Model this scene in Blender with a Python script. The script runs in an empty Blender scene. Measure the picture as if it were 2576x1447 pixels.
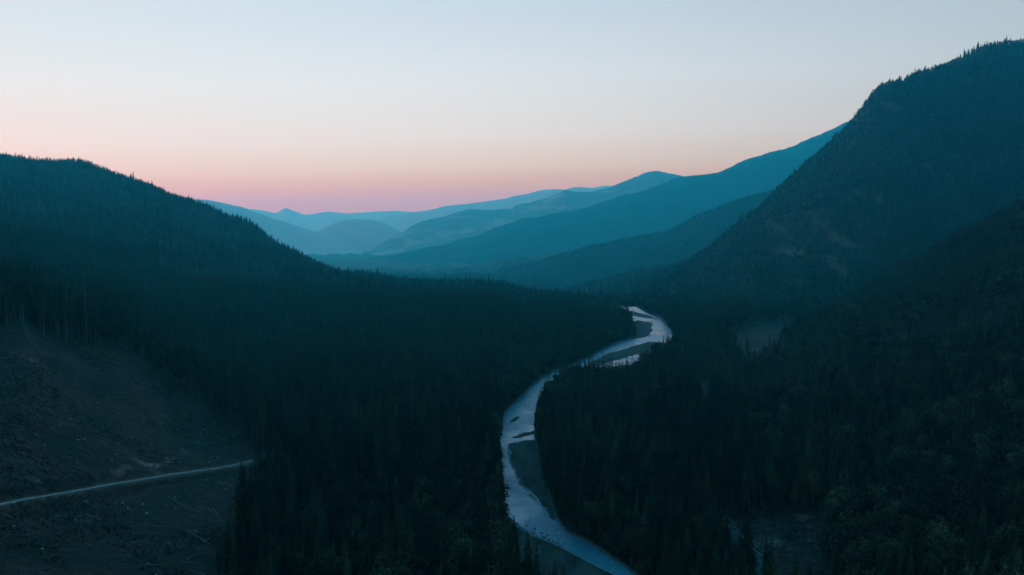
import bpy, math, random, time
import numpy as np
from mathutils import Vector, geometry
T0 = time.time()
rng = np.random.default_rng(7); random.seed(7)
scene = bpy.context.scene
col = scene.collection

# ------------------------------------------------------------------ camera numbers (photo measured at 2576 px wide)
F, CX, CY, HC = 1718.0, 1288.0, 723.5, 160.0
HOR = 590.0
PITCH = math.atan((CY-HOR)/F); CP, SP = math.cos(PITCH), math.sin(PITCH)

def ray(px, py):
    r = (px-CX)/F; u = (CY-py)/F
    return np.array([r, CP+u*SP, -SP+u*CP])
def z_at(py, D):
    d = ray(CX, py); return HC + D*d[2]/d[1]
def a_of(px, D, z):
    return (px-CX)/F*(D*CP+(HC-z)*SP)/D
def project(x, y, z):
    dep = y*CP-(z-HC)*SP; up = y*SP+(z-HC)*CP
    dep = np.maximum(dep, 1e-3)
    return CX+F*x/dep, CY-F*up/dep

# ------------------------------------------------------------------ noise
def vnoise(x, y, s, seed=0):
    x = x/s+seed*17.13; y = y/s-seed*9.71
    xi = np.floor(x).astype(np.int64); yi = np.floor(y).astype(np.int64)
    fx = x-xi; fy = y-yi
    fx = fx*fx*fx*(fx*(fx*6-15)+10); fy = fy*fy*fy*(fy*(fy*6-15)+10)
    def hsh(i, j):
        n = (i*374761393+j*668265263+seed*1274126177) & 0xffffffff
        n = ((n ^ (n >> 13))*1274126177) & 0xffffffff
        return ((n ^ (n >> 16)) & 0xffff)/32767.5-1.0
    a = hsh(xi, yi)*(1-fx)+hsh(xi+1, yi)*fx
    b = hsh(xi, yi+1)*(1-fx)+hsh(xi+1, yi+1)*fx
    return a*(1-fy)+b*fy
def fbm(x, y, s, n=4, seed=0):
    o = 0; a = 1.0
    for k in range(n):
        o = o+a*vnoise(x, y, s/(2**k), seed+k); a *= .5
    return o

# ------------------------------------------------------------------ lofted hill sheets: lines of (px, D, z) or (px, 'y', py, D)
class Sheet:
    def __init__(self, lines, amax=1.45, NA=3000, NT=700, Dmin=40, Dmax=6000, smooth=3):
        A = np.linspace(-amax, amax, NA); K = len(lines)
        X = np.zeros((K, NA)); Z = np.zeros((K, NA))
        for k, ln in enumerate(lines):
            aa, dd, zz = [], [], []
            for p in ln:
                if p[1] == 'y': px, D = p[0], p[3]; z = z_at(p[2], D)
                else: px, D, z = p
                aa.append(a_of(px, D, z)); dd.append(math.log(D)); zz.append(z)
            X[k] = np.interp(A, aa, dd); Z[k] = np.interp(A, aa, zz)
        if smooth:
            ker = np.hanning(smooth*2+3)[1:-1]; ker /= ker.sum(); n = len(ker)//2
            for M in (X, Z):
                for k in range(K): M[k] = np.convolve(np.pad(M[k], n, mode='edge'), ker, 'valid')
        self.A, self.X, self.Z, self.K = A, X, Z, K
        T = np.linspace(math.log(Dmin), math.log(Dmax), NT); self.T = T
        h = np.diff(X, axis=0); dl = np.diff(Z, axis=0)/h
        m = np.zeros((K, NA)); m[0] = 0; m[-1] = 0
        for k in range(1, K-1):
            w1 = 2*h[k]+h[k-1]; w2 = h[k]+2*h[k-1]
            with np.errstate(divide='ignore', invalid='ignore'):
                v = (w1+w2)/(w1/dl[k-1]+w2/dl[k])
            m[k] = np.where(dl[k-1]*dl[k] > 0, v, 0)
        R = np.zeros((NT, NA)); TT = T[:, None]
        R[:] = np.where(TT < X[0], Z[0], Z[-1])
        for k in range(K-1):
            u = (TT-X[k])/h[k]; M = (u >= 0) & (u <= 1)
            u2 = u*u; u3 = u2*u
            v = (2*u3-3*u2+1)*Z[k]+(u3-2*u2+u)*h[k]*m[k]+(-2*u3+3*u2)*Z[k+1]+(u3-u2)*h[k]*m[k+1]
            R = np.where(M, v, R)
        self.R = R
    def __call__(self, a, t):
        A, T = self.A, self.T
        i = np.clip((a-A[0])/(A[1]-A[0]), 0, len(A)-1.001); j = np.clip((t-T[0])/(T[1]-T[0]), 0, len(T)-1.001)
        i0 = i.astype(int); j0 = j.astype(int); fi = i-i0; fj = j-j0; R = self.R
        return (R[j0, i0]*(1-fi)+R[j0, i0+1]*fi)*(1-fj)+(R[j0+1, i0]*(1-fi)+R[j0+1, i0+1]*fi)*fj

L_RIDGE = [(-1500,'y',330,3300),(-600,'y',345,3200),(-150,'y',385,3050),(0,'y',399,3000),(100,'y',415,2950),(200,'y',420,2900),(330,'y',465,2850),(420,'y',494,2800),
    (500,'y',520,2750),(560,'y',550,2700),(620,'y',571,2650),(650,'y',590,2620),(700,'y',622,2550),(760,'y',650,2500),(800,'y',668,2450),(850,'y',692,2380),(900,'y',708,2300),(1000,'y',732,2050),
    (1100,'y',744,1900),(1200,'y',755,1780),(1300,'y',768,1660),(1400,'y',782,1550),(1450,'y',794,1460),(1500,1410,-16),(1560,1400,-45),(3600,1400,-45)]
def behind(line, f, zf, floor):
    o = []
    for p in line:
        if p[1] == 'y': D = p[3]; z = z_at(p[2], D); px = p[0]
        else: px, D, z = p
        o.append((px, D*f, max(z*zf-10, floor) if z > floor+5 else floor-8))
    return o
S1 = Sheet([
    [(-1500,60,50),(0,60,25),(700,60,2),(1250,60,-5),(3600,60,-5)],
    [(-1500,250,110),(-400,250,52),(0,250,31),(300,280,18),(640,320,4),(900,320,1),(1200,310,-3),(3600,310,-5)],
    [(-1500,320,150),(-400,300,66),(0,300,38),(200,335,29),(350,380,20),(520,425,12),(690,470,5),(900,420,1),(1250,420,-3),(3600,420,-6)],
    [(-1500,520,260),(-400,500,120),(-100,500,94),(0,500,89),(60,510,89),(120,530,78),(200,555,69),(300,580,62),(420,620,33),(560,590,10),(690,560,5),(900,550,2),(1250,540,-3),(3600,540,-6)],
    [(-1500,1200,420),(-400,1200,230),(0,1200,160),(300,1200,100),(600,1150,38),(800,1100,14),(1250,1000,5),(1450,1000,-2),(1520,1000,-8),(3600,1000,-12)],
    [(-1500,2000,620),(-400,2000,390),(0,2000,300),(300,2000,225),(600,1900,110),(800,1800,46),(1000,1500,20),(1250,1300,10),(1400,1250,2),(1500,1250,-6),(3600,1250,-12)],
    L_RIDGE,
    behind(L_RIDGE, 1.22, .1, -300), [(-1500,5600,-450),(3600,3600,-450)]])
M_RIDGE = [(1300,2600,-290),(1450,2600,-200),(1500,'y',782,2600),(1600,'y',737,2650),(1700,'y',687,2680),(1770,'y',636,2700),(1800,'y',608,2700),(1830,'y',584,2700),(1870,'y',552,2700),(1905,'y',527,2720),(1930,'y',503,2740),
    (1965,'y',470,2750),(2000,'y',440,2760),(2066,'y',385,2780),(2108,'y',347,2800),(2138,'y',314,2800),(2160,'y',286,2800),(2176,'y',264,2800),(2200,'y',232,2800),(2220,'y',216,2800),(2244,'y',211,2800),(2264,'y',211,2800),(2268,'y',213,2800),
    (2300,'y',198,2800),(2350,'y',181,2800),(2400,'y',161,2800),(2450,'y',140,2800),(2500,'y',124,2800),(2540,'y',117,2800),(2576,'y',116,2800),(2800,'y',100,2700),(3600,'y',120,2500)]
S2 = Sheet([
    [(1300,900,-40),(3600,900,-12)],
    [(1300,2300,-230),(1450,2200,-150),(1500,1850,-62),(1600,1700,-36),(1750,1650,-28),(1900,1450,2),(2100,1350,4),(2576,1400,10),(3600,1400,30)],
    [(1300,2450,-250),(1450,2400,-172),(1500,2250,-82),(1600,2250,-50),(1750,2200,22),(1900,2050,118),(2100,2000,235),(2250,2000,330),(2576,2050,430),(3600,2000,480)],
    M_RIDGE, behind(M_RIDGE, 1.3, .5, -290), [(1300,5500,-450),(3600,5500,-450)]])
N_RIDGE = [(1700,1300,-6),(1780,1300,-3),(1830,1300,4),(1900,1300,12),(1991,'y',822,1300),(2096,'y',777,1300),(2183,'y',727,1320),(2252,'y',671,1340),(2322,'y',632,1350),(2391,'y',600,1370),(2461,'y',547,1400),(2520,'y',512,1400),(2576,'y',480,1400),(2800,'y',380,1400),(3600,'y',250,1350)]
S3 = Sheet([
    [(1600,60,-5),(2000,60,0),(2576,60,10),(3600,60,40)],
    [(1600,330,-3),(1850,330,1),(2100,335,2),(2300,345,12),(2576,350,30),(3600,330,110)],
    [(1600,700,-3),(1780,700,0),(1900,700,4),(2050,700,14),(2200,700,36),(2400,700,82),(2576,700,118),(3600,650,300)],
    [(1600,1000,-4),(1780,1000,0),(1850,1010,4),(1950,1010,9),(2050,1020,20),(2200,1000,62),(2400,1000,138),(2576,1000,192),(3600,1000,420)],
    N_RIDGE, behind(N_RIDGE, 1.22, .4, -12), [(1600,2600,-180),(3600,2600,-180)]])
K_RIDGE = [(1100,5600,-370),(1200,5600,-350),(1270,'y',681,5550),(1334,'y',668,5500),(1403,'y',650,5500),(1490,'y',624,5450),(1577,'y',607,5400),(1664,'y',590,5400),(1717,'y',568,5350),(1751,'y',549,5300),(1800,'y',530,5300),(1873,'y',503,5200),(1943,'y',482,5200),(2100,'y',440,5200),(2500,'y',420,5200),(3600,'y',420,5200)]
S4 = Sheet([[(1100,3400,-290),(3600,3400,-250)],
    [(1100,4400,-340),(1334,4400,-290),(1490,4400,-200),(1664,4400,-30),(1800,4400,110),(1943,4350,170),(3600,4300,220)],
    K_RIDGE, behind(K_RIDGE, 1.2, .4, -380), [(1100,8000,-450),(3600,8000,-450)]], Dmax=9000)

def base_z(D):
    return np.interp(D, [0,1350,1700,2200,3000,4000,5500,9400,13000,20000,30000], [.8,.8,-30,-95,-190,-270,-330,-385,-400,-420,-445])

ROADS = {}      # polylines in world metres, filled below
CLEAR_RIVER = None
def inside(poly, x, y):
    poly = np.asarray(poly); x = np.asarray(x, float); y = np.asarray(y, float)
    res = np.zeros(x.shape, bool)
    m = (x > poly[:,0].min()) & (x < poly[:,0].max()) & (y > poly[:,1].min()) & (y < poly[:,1].max())
    xs, ys = x[m], y[m]; r = np.zeros(xs.shape, bool)
    n = len(poly)
    for i in range(n):
        x1, y1 = poly[i]; x2, y2 = poly[(i+1) % n]
        if y1 == y2: continue
        c = ((y1 > ys) != (y2 > ys)) & (xs < (x2-x1)*(ys-y1)/(y2-y1)+x1)
        r ^= c
    res[m] = r
    return res
def pdist(poly, x, y, closed=True):
    d = np.full(np.shape(x), 1e9); n = len(poly)
    for i in range(n if closed else n-1):
        x1, y1 = poly[i][:2]; x2, y2 = poly[(i+1) % n][:2]
        L = (x2-x1)**2+(y2-y1)**2+1e-9
        t = np.clip(((x-x1)*(x2-x1)+(y-y1)*(y2-y1))/L, 0, 1)
        d = np.minimum(d, np.hypot(x-x1-t*(x2-x1), y-y1-t*(y2-y1)))
    return d

def height_raw(x, y):
    x = np.asarray(x, float); y = np.maximum(np.asarray(y, float), 20.0)
    a = x/y; t = np.log(y)
    b = base_z(y)
    h1 = S1(a, t); h2 = S2(a, t); h3 = S3(a, t); h4 = S4(a, t)
    hh = np.maximum(np.maximum(h1, h2), np.maximum(h3, h4))
    w = np.clip((hh-b-3)/90, 0, 1)
    gul = np.abs(vnoise(x+.35*y, y*.35, 190, 31))+.6*np.abs(vnoise(x, y, 95, 37))
    rel = fbm(x, y, 260, 3, 3)*13*w+np.clip((hh-b-2)/12, 0, 1)*fbm(x, y, 60, 3, 9)*2.0
    nearridge = np.clip(1-np.abs(hh-np.maximum(h2, h1))/1, 0, 1)
    rel = rel-gul*66*w*(h2 > h1)*np.clip((S2Rz(a)-hh)/110, 0, 1)
    rel = rel-gul*34*w*(h1 >= h2)*(y > 900)*np.clip((S1Rz(a)-hh)/70, 0, 1)
    rel = rel-gul*16*w*(h3 > h2)*(h3 > h1)*(y < 1250)
    rel = rel*np.clip(w*2+.3, 0, 1)
    return np.maximum(hh+rel, b+.25*vnoise(x, y, 30, 5))
def S2Rz(a): return np.interp(a, S2.A, S2.Z[3])
def S1Rz(a): return np.interp(a, S1.A, S1.Z[6])

def height(x, y):
    h = height_raw(x, y)
    x = np.asarray(x, float); y = np.asarray(y, float)
    for name, (pl, w) in ROADS.items():
        P = np.asarray(pl)
        m = (x > P[:,0].min()-30) & (x < P[:,0].max()+30) & (y > P[:,1].min()-30) & (y < P[:,1].max()+30)
        if not m.any(): continue
        xs, ys = x[m], y[m]; best = np.full(xs.shape, 1e9); bz = np.zeros(xs.shape)
        for i in range(len(P)-1):
            x1, y1, z1 = P[i]; x2, y2, z2 = P[i+1]
            L = (x2-x1)**2+(y2-y1)**2+1e-9
            t = np.clip(((xs-x1)*(x2-x1)+(ys-y1)*(y2-y1))/L, 0, 1)
            d = np.hypot(xs-x1-t*(x2-x1), ys-y1-t*(y2-y1)); k = d < best
            best = np.where(k, d, best); bz = np.where(k, z1+t*(z2-z1), bz)
        f = np.clip((best-w*.5-2.0)/7, 0, 1); f = f*f*(3-2*f)
        hm = h[m]; hm = bz*(1-f)+hm*f; h = h.copy(); h[m] = hm
    if CLEAR_RIVER is not None:
        ins = inside(CLEAR_RIVER, x, y)
        if ins.any():
            h = np.array(h); d = pdist(CLEAR_RIVER, x[ins], y[ins])
            h[ins] = np.minimum(h[ins], np.clip(.7-d*.5, -1.4, .7))
    return h

def hit(px, py, fn=height_raw):
    d = ray(px, py); d = d/d[1]
    ys = np.exp(np.linspace(math.log(60), math.log(6000), 4000))
    hz = fn(d[0]*ys, ys); rz = HC+d[2]*ys
    k = np.argmax(rz <= hz)
    if not (rz <= hz).any(): k = len(ys)-1
    return (d[0]*ys[k], ys[k], float(hz[k]))
def flat(px, py, z=0.0):
    d = ray(px, py); D = (z-HC)/d[2]*d[1]
    return (d[0]*D/d[1], D)

# ------------------------------------------------------------------ layout traced on the ground
water_px = [(1575,1475),(1545,1447),(1510,1431),(1405,1375),(1336,1347),(1301,1326),(1262,1291),(1252,1222),(1247,1170),(1243,1110),(1246,1083),(1272,1034),(1325,985),(1360,955),(1395,933),(1440,918),(1474,905),
    (1505,888),(1528,874),(1553,864),(1599,850),(1600,835),(1590,815),(1585,800),(1565,786),(1545,772),(1600,772),(1625,786),(1660,803),(1678,822),(1694,840),(1694,856),(1660,868),(1630,885),(1600,915),(1560,935),(1500,945),(1450,960),
    (1410,985),(1385,1020),(1372,1060),(1366,1100),(1385,1130),(1405,1180),(1412,1250),(1422,1300),(1445,1330),(1500,1370),(1600,1431),(1650,1475)]
clear_px = [(1560,1800),(1340,1500),(1275,1400),(1268,1345),(1262,1291),(1256,1222),(1251,1170),(1247,1110),(1250,1083),(1270,1034),(1322,983),(1358,951),(1392,930),(1438,915),(1472,902),
    (1503,885),(1526,871),(1550,861),(1596,847),(1597,835),(1588,815),(1583,800),(1562,788),(1535,770),(1600,768),(1628,782),(1665,799),(1680,820),(1699,846),(1694,878),(1680,888),(1655,896),(1625,912),(1600,938),(1580,945),(1540,946),(1480,938),
    (1440,943),(1402,962),(1374,995),(1352,1040),(1348,1100),(1358,1130),(1370,1180),(1384,1250),(1400,1300),(1426,1336),(1492,1368),(1584,1431),(1642,1480),(1760,1600),(1900,1800)]
W_POLY = [flat(*p) for p in water_px]
CLEAR_RIVER = np.array([flat(*p) for p in clear_px])
bars_px = {
 'mid': [(1280,1117),(1283,1159),(1311,1215),(1336,1246),(1371,1280),(1395,1304),(1440,1335),(1430,1290),(1425,1250),(1412,1180),(1392,1130),(1380,1108),(1350,1106),(1320,1109),(1300,1112)],
 'line': [(1287,1103),(1310,1092),(1332,1085),(1372,1078),(1376,1090),(1340,1092),(1310,1101)],
 'low': [(1262,1296),(1300,1331),(1336,1352),(1405,1381),(1510,1438),(1560,1480),(1400,1560),(1290,1500),(1262,1400),(1258,1340)],
 'islet': [(1282,1062),(1296,1047),(1310,1044),(1312,1049),(1302,1058),(1290,1064)],
 'far': [(1604,806),(1634,810),(1643,817),(1638,824),(1640,833),(1634,843),(1620,849),(1590,853),(1575,835),(1582,812)],
 'split': [(1528,888),(1553,884),(1599,868),(1634,860),(1680,862),(1660,895),(1600,893),(1582,897),(1532,912),(1500,922),(1465,932),(1495,909)],
 'upper': [(1570,778),(1600,785),(1640,796),(1650,804),(1640,802),(1605,797),(1585,792)],
 'bank': [(1500,935),(1555,920),(1600,915),(1640,900),(1600,950),(1540,965),(1480,978),(1440,990),(1450,965)]}
BARS = {k: np.array([flat(*p) for p in v]) for k, v in bars_px.items()}

road_px = [(-160,1312),(-60,1287),(0,1268),(60,1256),(120,1246),(200,1232),(280,1220),(350,1209),(430,1196),(500,1186),(560,1177),(620,1166),(660,1156),(690,1147),(715,1140)]
def road3(pl, fn=height_raw):
    P = np.array([hit(*p) for p in pl])
    for _ in range(2):
        P[1:-1,2] = (P[:-2,2]+2*P[1:-1,2]+P[2:,2])/4
    return P
ROADS_T = {'slope': (road3(road_px), 3.3),
           'yard': (np.array([(*flat(*p, .9), .9) for p in [(1790,1250),(1815,1290),(1840,1330),(1868,1372),(1900,1408),(1935,1450),(1972,1500)]]), 5.0),
           'spur': (road3([(1826,838),(1836,848),(1850,862),(1868,874),(1885,884),(1905,886)]), 7.0),
           'woods': (np.array([(*flat(*p, .9), .9) for p in [(1725,940),(1750,956),(1768,972),(1778,990),(1780,1015),(1776,1040)]]), 4.0)}
ROADS.update(ROADS_T)
CUT_L = np.array([hit(*p)[:2] for p in [(-330,790),(-100,815),(0,822),(60,824),(110,842),(200,862),(300,880),(370,912),(420,948),(500,1008),(560,1050),(600,1090),(640,1126),(708,1136),(706,1168),(640,1225),(652,1275),(600,1335),(612,1390),(560,1440),(540,1560),(500,2300),(-1200,2300)]])
CUT_R = np.array([hit(*p)[:2] for p in [(1826,836),(1860,831),(1900,822),(1940,814),(1985,806),(2012,803),(1994,835),(1968,868),(1945,892),(1925,915),(1866,922),(1846,884)]])
YARD = np.array([flat(*p, 1.0) for p in [(1800,1262),(1838,1300),(1860,1298),(1890,1288),(1960,1283),(2060,1284),(2085,1296),(2082,1340),(2072,1390),(2060,1447),(2080,1530),(1990,1540),(1880,1420),(1830,1340)]])
WROAD = ROADS_T['woods'][0]

CLIFFS = [(hit(q[0], q[1]), q[2], q[3]) for q in [(2095,655,9,36),(2118,606,5,18),(1862,570,7,20),(1985,708,20,8),(2060,560,5,22),(2240,262,14,12),(2330,420,7,34),(2210,500,6,28)]]
def cliff(X, Y, Z):
    o = np.zeros(np.shape(X))
    for (x, y, z), rx, rz in CLIFFS:
        m = (np.abs(X-x) < rx/F*y*3) & (np.abs(Y-y) < 600)
        if not m.any(): continue
        xs, ys, zs = X[m], Y[m], Z[m]
        d = np.hypot((xs-x)/(rx/F*y), (zs-z)/(rz/F*y))+.7*fbm(xs, zs, 45, 3, 41); o[m] = np.maximum(o[m], np.clip(1.5-d*1.2, 0, 1))
    return o
# ------------------------------------------------------------------ mesh helpers
def mesh_np(name, V, Fc, mat=None, attrs=None, smooth=False):
    me = bpy.data.meshes.new(name)
    V = np.ascontiguousarray(V, dtype=np.float32); Fc = np.ascontiguousarray(Fc, dtype=np.int32)
    k = Fc.shape[1]; n = len(Fc)
    me.vertices.add(len(V)); me.vertices.foreach_set('co', V.ravel())
    me.loops.add(n*k); me.loops.foreach_set('vertex_index', Fc.ravel())
    me.polygons.add(n); me.polygons.foreach_set('loop_start', np.arange(0, n*k, k, dtype=np.int32))
    me.polygons.foreach_set('use_smooth', np.full(n, smooth))
    if attrs:
        for an, arr in attrs.items():
            at = me.color_attributes.new(an, 'FLOAT_COLOR', 'POINT')
            c = np.ones((len(V), 4), np.float32); c[:, :arr.shape[1]] = arr
            at.data.foreach_set('color', c.ravel())
    me.update(calc_edges=True)
    if mat: me.materials.append(mat)
    return me
def link(name, me, parent=None, loc=None):
    o = bpy.data.objects.new(name, me); col.objects.link(o)
    if parent: o.parent = parent
    if loc is not None: o.location = loc
    return o
def tag(o, label=None, cat=None, group=None, kind=None):
    if label: o['label'] = label
    if cat: o['category'] = cat
    if group: o['group'] = group
    if kind: o['kind'] = kind
    return o
def grid_faces(nr, nc):
    i = np.arange(nr*nc).reshape(nr, nc)
    return np.stack([i[:-1,:-1], i[:-1,1:], i[1:,1:], i[1:,:-1]], -1).reshape(-1, 4)

# ------------------------------------------------------------------ materials
def newmat(name):
    m = bpy.data.materials.new(name); m.use_nodes = True
    nt = m.node_tree; b = nt.nodes['Principled BSDF']
    b.inputs['Specular IOR Level'].default_value = .15; b.inputs['Roughness'].default_value = .9
    return m, nt, b
def N(nt, t, **kw):
    n = nt.nodes.new(t)
    for k, v in kw.items(): setattr(n, k, v)
    return n
def noise(nt, vec, scale, detail=4, rough=.6):
    n = N(nt, 'ShaderNodeTexNoise'); n.inputs['Scale'].default_value = scale; n.inputs['Detail'].default_value = detail; n.inputs['Roughness'].default_value = rough
    nt.links.new(vec, n.inputs['Vector']); return n.outputs['Fac']
def ramp(nt, fac, stops):
    r = N(nt, 'ShaderNodeValToRGB'); e = r.color_ramp.elements
    while len(e) < len(stops): e.new(.5)
    for k, (p, c) in enumerate(stops): e[k].position = p; e[k].color = (*c, 1)
    nt.links.new(fac, r.inputs[0]); return r.outputs[0]
def mix(nt, f, a, b, mode='MIX'):
    m = N(nt, 'ShaderNodeMix', data_type='RGBA', blend_type=mode)
    for s, v in ((m.inputs[0], f), (m.inputs[6], a), (m.inputs[7], b)):
        if hasattr(v, 'node'): nt.links.new(v, s)
        elif isinstance(v, tuple): s.default_value = (*v, 1)
        else: s.default_value = v
    return m.outputs[2]
def pos(nt):
    return N(nt, 'ShaderNodeNewGeometry').outputs['Position']
def scaled(nt, v, s):
    m = N(nt, 'ShaderNodeVectorMath', operation='MULTIPLY'); nt.links.new(v, m.inputs[0]); m.inputs[1].default_value = s; return m.outputs[0]
def bump(nt, b, h, dist, strength=1):
    n = N(nt, 'ShaderNodeBump'); n.inputs['Distance'].default_value = dist; n.inputs['Strength'].default_value = strength
    nt.links.new(h, n.inputs['Height']); nt.links.new(n.outputs[0], b.inputs['Normal'])

def foliage(name, c1, c2, c3, s1=.09, s2=.012):
    m, nt, b = newmat(name); p = pos(nt)
    c = ramp(nt, noise(nt, p, s1, 3), [(.32, c1), (.5, c2), (.7, c3)])
    k = ramp(nt, noise(nt, p, s2, 3), [(.35, (.45,.5,.55)), (.65, (1.5,1.45,1.35))])
    at = N(nt, 'ShaderNodeAttribute', attribute_name='tone'); oi = N(nt, 'ShaderNodeObjectInfo')
    g = N(nt, 'ShaderNodeMath', operation='LESS_THAN'); nt.links.new(at.outputs['Fac'], g.inputs[0]); g.inputs[1].default_value = .01
    t = N(nt, 'ShaderNodeMath', operation='MULTIPLY_ADD'); nt.links.new(g.outputs[0], t.inputs[0]); nt.links.new(oi.outputs['Random'], t.inputs[1]); nt.links.new(at.outputs['Fac'], t.inputs[2])
    tn = ramp(nt, t.outputs[0], [(0, (.2,.22,.23)), (.55, (.72,.78,.76)), (.85, (1.7,1.75,1.5)), (1, (1.75,1.9,1.7))])
    nt.links.new(mix(nt, 1.0, mix(nt, 1.0, c, k, 'MULTIPLY'), tn, 'MULTIPLY'), b.inputs['Base Color']); return m
M_FIR = foliage('fir_needles', (.004,.008,.005), (.012,.020,.011), (.034,.044,.022))
M_LEAF = foliage('broad_leaves', (.012,.015,.007), (.022,.027,.014), (.040,.042,.023), .12, .02)
def solid(name, c1, c2, s=1.0, rough=.9, stretch=None):
    m, nt, b = newmat(name); p = pos(nt)
    if stretch: p = scaled(nt, p, stretch)
    nt.links.new(ramp(nt, noise(nt, p, s, 4), [(.3, c1), (.7, c2)]), b.inputs['Base Color']); b.inputs['Roughness'].default_value = rough
    return m
M_BARK = solid('bark', (.05,.045,.045), (.11,.10,.095), 1.5)
M_PALEBARK = solid('weathered_wood', (.10,.08,.07), (.24,.18,.15), 1.2)
M_LOG = solid('log_wood', (.10,.09,.085), (.26,.24,.21), .9)
M_CUTWOOD = solid('sawn_wood', (.28,.24,.19), (.42,.36,.28), 2)
M_SLASH = solid('slash_wood', (.03,.022,.02), (.15,.11,.095), .35)
M_ROCK = solid('river_rock', (.07,.075,.08), (.20,.20,.20), .8)
M_PALEROCK = solid('pale_rock', (.30,.29,.27), (.5,.48,.45), .8)

def terrain_mat():
    m, nt, b = newmat('valley_ground'); p = pos(nt)
    at = N(nt, 'ShaderNodeVertexColor', layer_name='zone')
    sp = N(nt, 'ShaderNodeSeparateColor'); nt.links.new(at.outputs[0], sp.inputs[0])
    forest = ramp(nt, noise(nt, p, .05, 5), [(.3, (.006,.009,.006)), (.7, (.015,.016,.010))])
    n1 = noise(nt, scaled(nt, p, (.45, 1.2, 1)), .3, 10, .8)
    cut = ramp(nt, n1, [(.34, (.006,.002,.001)), (.46, (.028,.010,.007)), (.57, (.075,.026,.019)), (.70, (.30,.11,.08))])
    green = ramp(nt, noise(nt, p, .3, 6), [(.3, (.006,.006,.003)), (.7, (.024,.016,.007))])
    gm = ramp(nt, noise(nt, p, .028, 5, .65), [(.47, (0,0,0)), (.58, (1,1,1))])
    cut = mix(nt, gm, cut, green)
    grav = ramp(nt, noise(nt, p, .35, 7, .7), [(.3, (.045,.035,.035)), (.7, (.15,.11,.11))])
    red = ramp(nt, noise(nt, p, .25, 6, .7), [(.3, (.12,.05,.04)), (.7, (.55,.22,.19))])
    c = mix(nt, sp.outputs[0], forest, cut)
    c = mix(nt, sp.outputs[1], c, grav)
    c = mix(nt, sp.outputs[2], c, red)
    nt.links.new(c, b.inputs['Base Color'])
    bump(nt, b, noise(nt, p, .5, 8, .75), 1.2)
    return m
M_GROUND = terrain_mat()
def hill_mat(name, c1, c2, c3, bare, s=.004, cover=.62):
    m, nt, b = newmat(name); p = pos(nt)
    c = ramp(nt, noise(nt, p, .02, 8, .7), [(.3, c1), (.5, c2), (.7, c3)])
    pm = ramp(nt, noise(nt, scaled(nt, p, (.5,.8,3)), s, 5, .55), [(cover, (0,0,0)), (min(1, cover+.09), (1,1,1))])
    nt.links.new(mix(nt, pm, c, bare), b.inputs['Base Color'])
    bump(nt, b, noise(nt, p, .05, 6, .8), 12)
    return m
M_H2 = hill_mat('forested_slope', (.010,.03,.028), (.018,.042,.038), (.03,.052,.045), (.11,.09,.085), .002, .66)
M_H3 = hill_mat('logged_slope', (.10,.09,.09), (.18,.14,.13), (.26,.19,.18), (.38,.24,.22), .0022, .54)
M_H4 = hill_mat('far_slope_painted_haze', (.60,.34,.33), (.70,.40,.39), (.80,.46,.45), (.76,.46,.45), .001, .6)  # pale pink base paints in the reddish distance haze the volume lacks
M_H5 = hill_mat('slope_painted_haze', (.46,.26,.25), (.56,.32,.31), (.66,.38,.37), (.62,.36,.35), .001, .6)  # distance haze partly painted into this pinkish base colour
M_H6 = hill_mat('farthest_slope_painted_haze', (.74,.46,.44), (.80,.50,.48), (.86,.54,.52), (.84,.54,.52), .001, .6)  # palest base of all, standing in for the brightest distance haze

# ------------------------------------------------------------------ terrain mesh
AT = 1.42
rows = np.exp(np.concatenate([np.linspace(math.log(60), math.log(230), 60), np.linspace(math.log(230), math.log(1500), 520)[1:], np.linspace(math.log(1500), math.log(6600), 350)[1:], np.linspace(math.log(6600), math.log(29500), 90)[1:]]))
ca = np.concatenate([np.linspace(-AT, -.8, 120), np.linspace(-.8, .8, 1050)[1:-1], np.linspace(.8, AT, 120)])
Yg, Ag = np.meshgrid(rows, ca, indexing='ij'); Xg = Yg*np.clip(Ag, -1.42, 1.42)
lim = 25000.0
Xg = np.clip(Xg, -lim, lim)
Zg = height(Xg, Yg)
cutm = inside(CUT_L, Xg, Yg) | inside(CUT_R, Xg, Yg) | inside(YARD, Xg, Yg)
grav = np.zeros(Xg.shape); redm = np.zeros(Xg.shape)
grav[inside(CLEAR_RIVER, Xg, Yg)] = 1
def spot(px, py, rx, ry, arr, v, fn=height):
    x, y, z = hit(px, py)
    sx = rx/F*y; sy = ry/F*y*y/HC
    d = np.hypot((Xg-x)/sx, (Yg-y)/sy)+.55*fbm(Xg, Yg, 9, 3, 40)
    arr[:] = np.maximum(arr, v*np.clip(1.6-d*1.3, 0, 1))
for s in [(368,1167,26,8,.9),(345,1158,14,6,.6),(300,1190,10,10,.5),(318,1178,8,8,.4),(425,1158,9,8,.6),(470,1140,14,7,.5),(500,1150,10,4,.4),(545,1150,12,5,.35),(85,1205,28,8,.5),(110,1225,10,8,.3),(400,1190,60,5,.3),(60,890,30,10,.25),(450,960,30,8,.2)]:
    spot(*s[:4], redm, s[4])
spot(1940,1365,50,14,grav,.3); spot(2030,1300,25,8,redm,.3); spot(2050,1370,20,14,redm,.25); spot(1935,818,45,6,grav,.3); spot(1870,884,32,9,grav,1.0); spot(1900,880,14,7,grav,.9)
for key, wd in (('slope', 6), ('yard', 4), ('spur', 6), ('woods', 3)):
    pl, w = ROADS_T[key]; dd = pdist(pl, Xg, Yg, False)
    (redm if key == 'slope' else grav)[:] = np.maximum(redm if key == 'slope' else grav, np.clip(1.3-dd/wd, 0, 1)*(.3 if key == 'slope' else .8))
grav[:] = np.maximum(grav, .55*cliff(Xg, Yg, Zg))
zone = np.stack([cutm.astype(float), grav, redm], -1).reshape(-1, 3)
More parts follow.
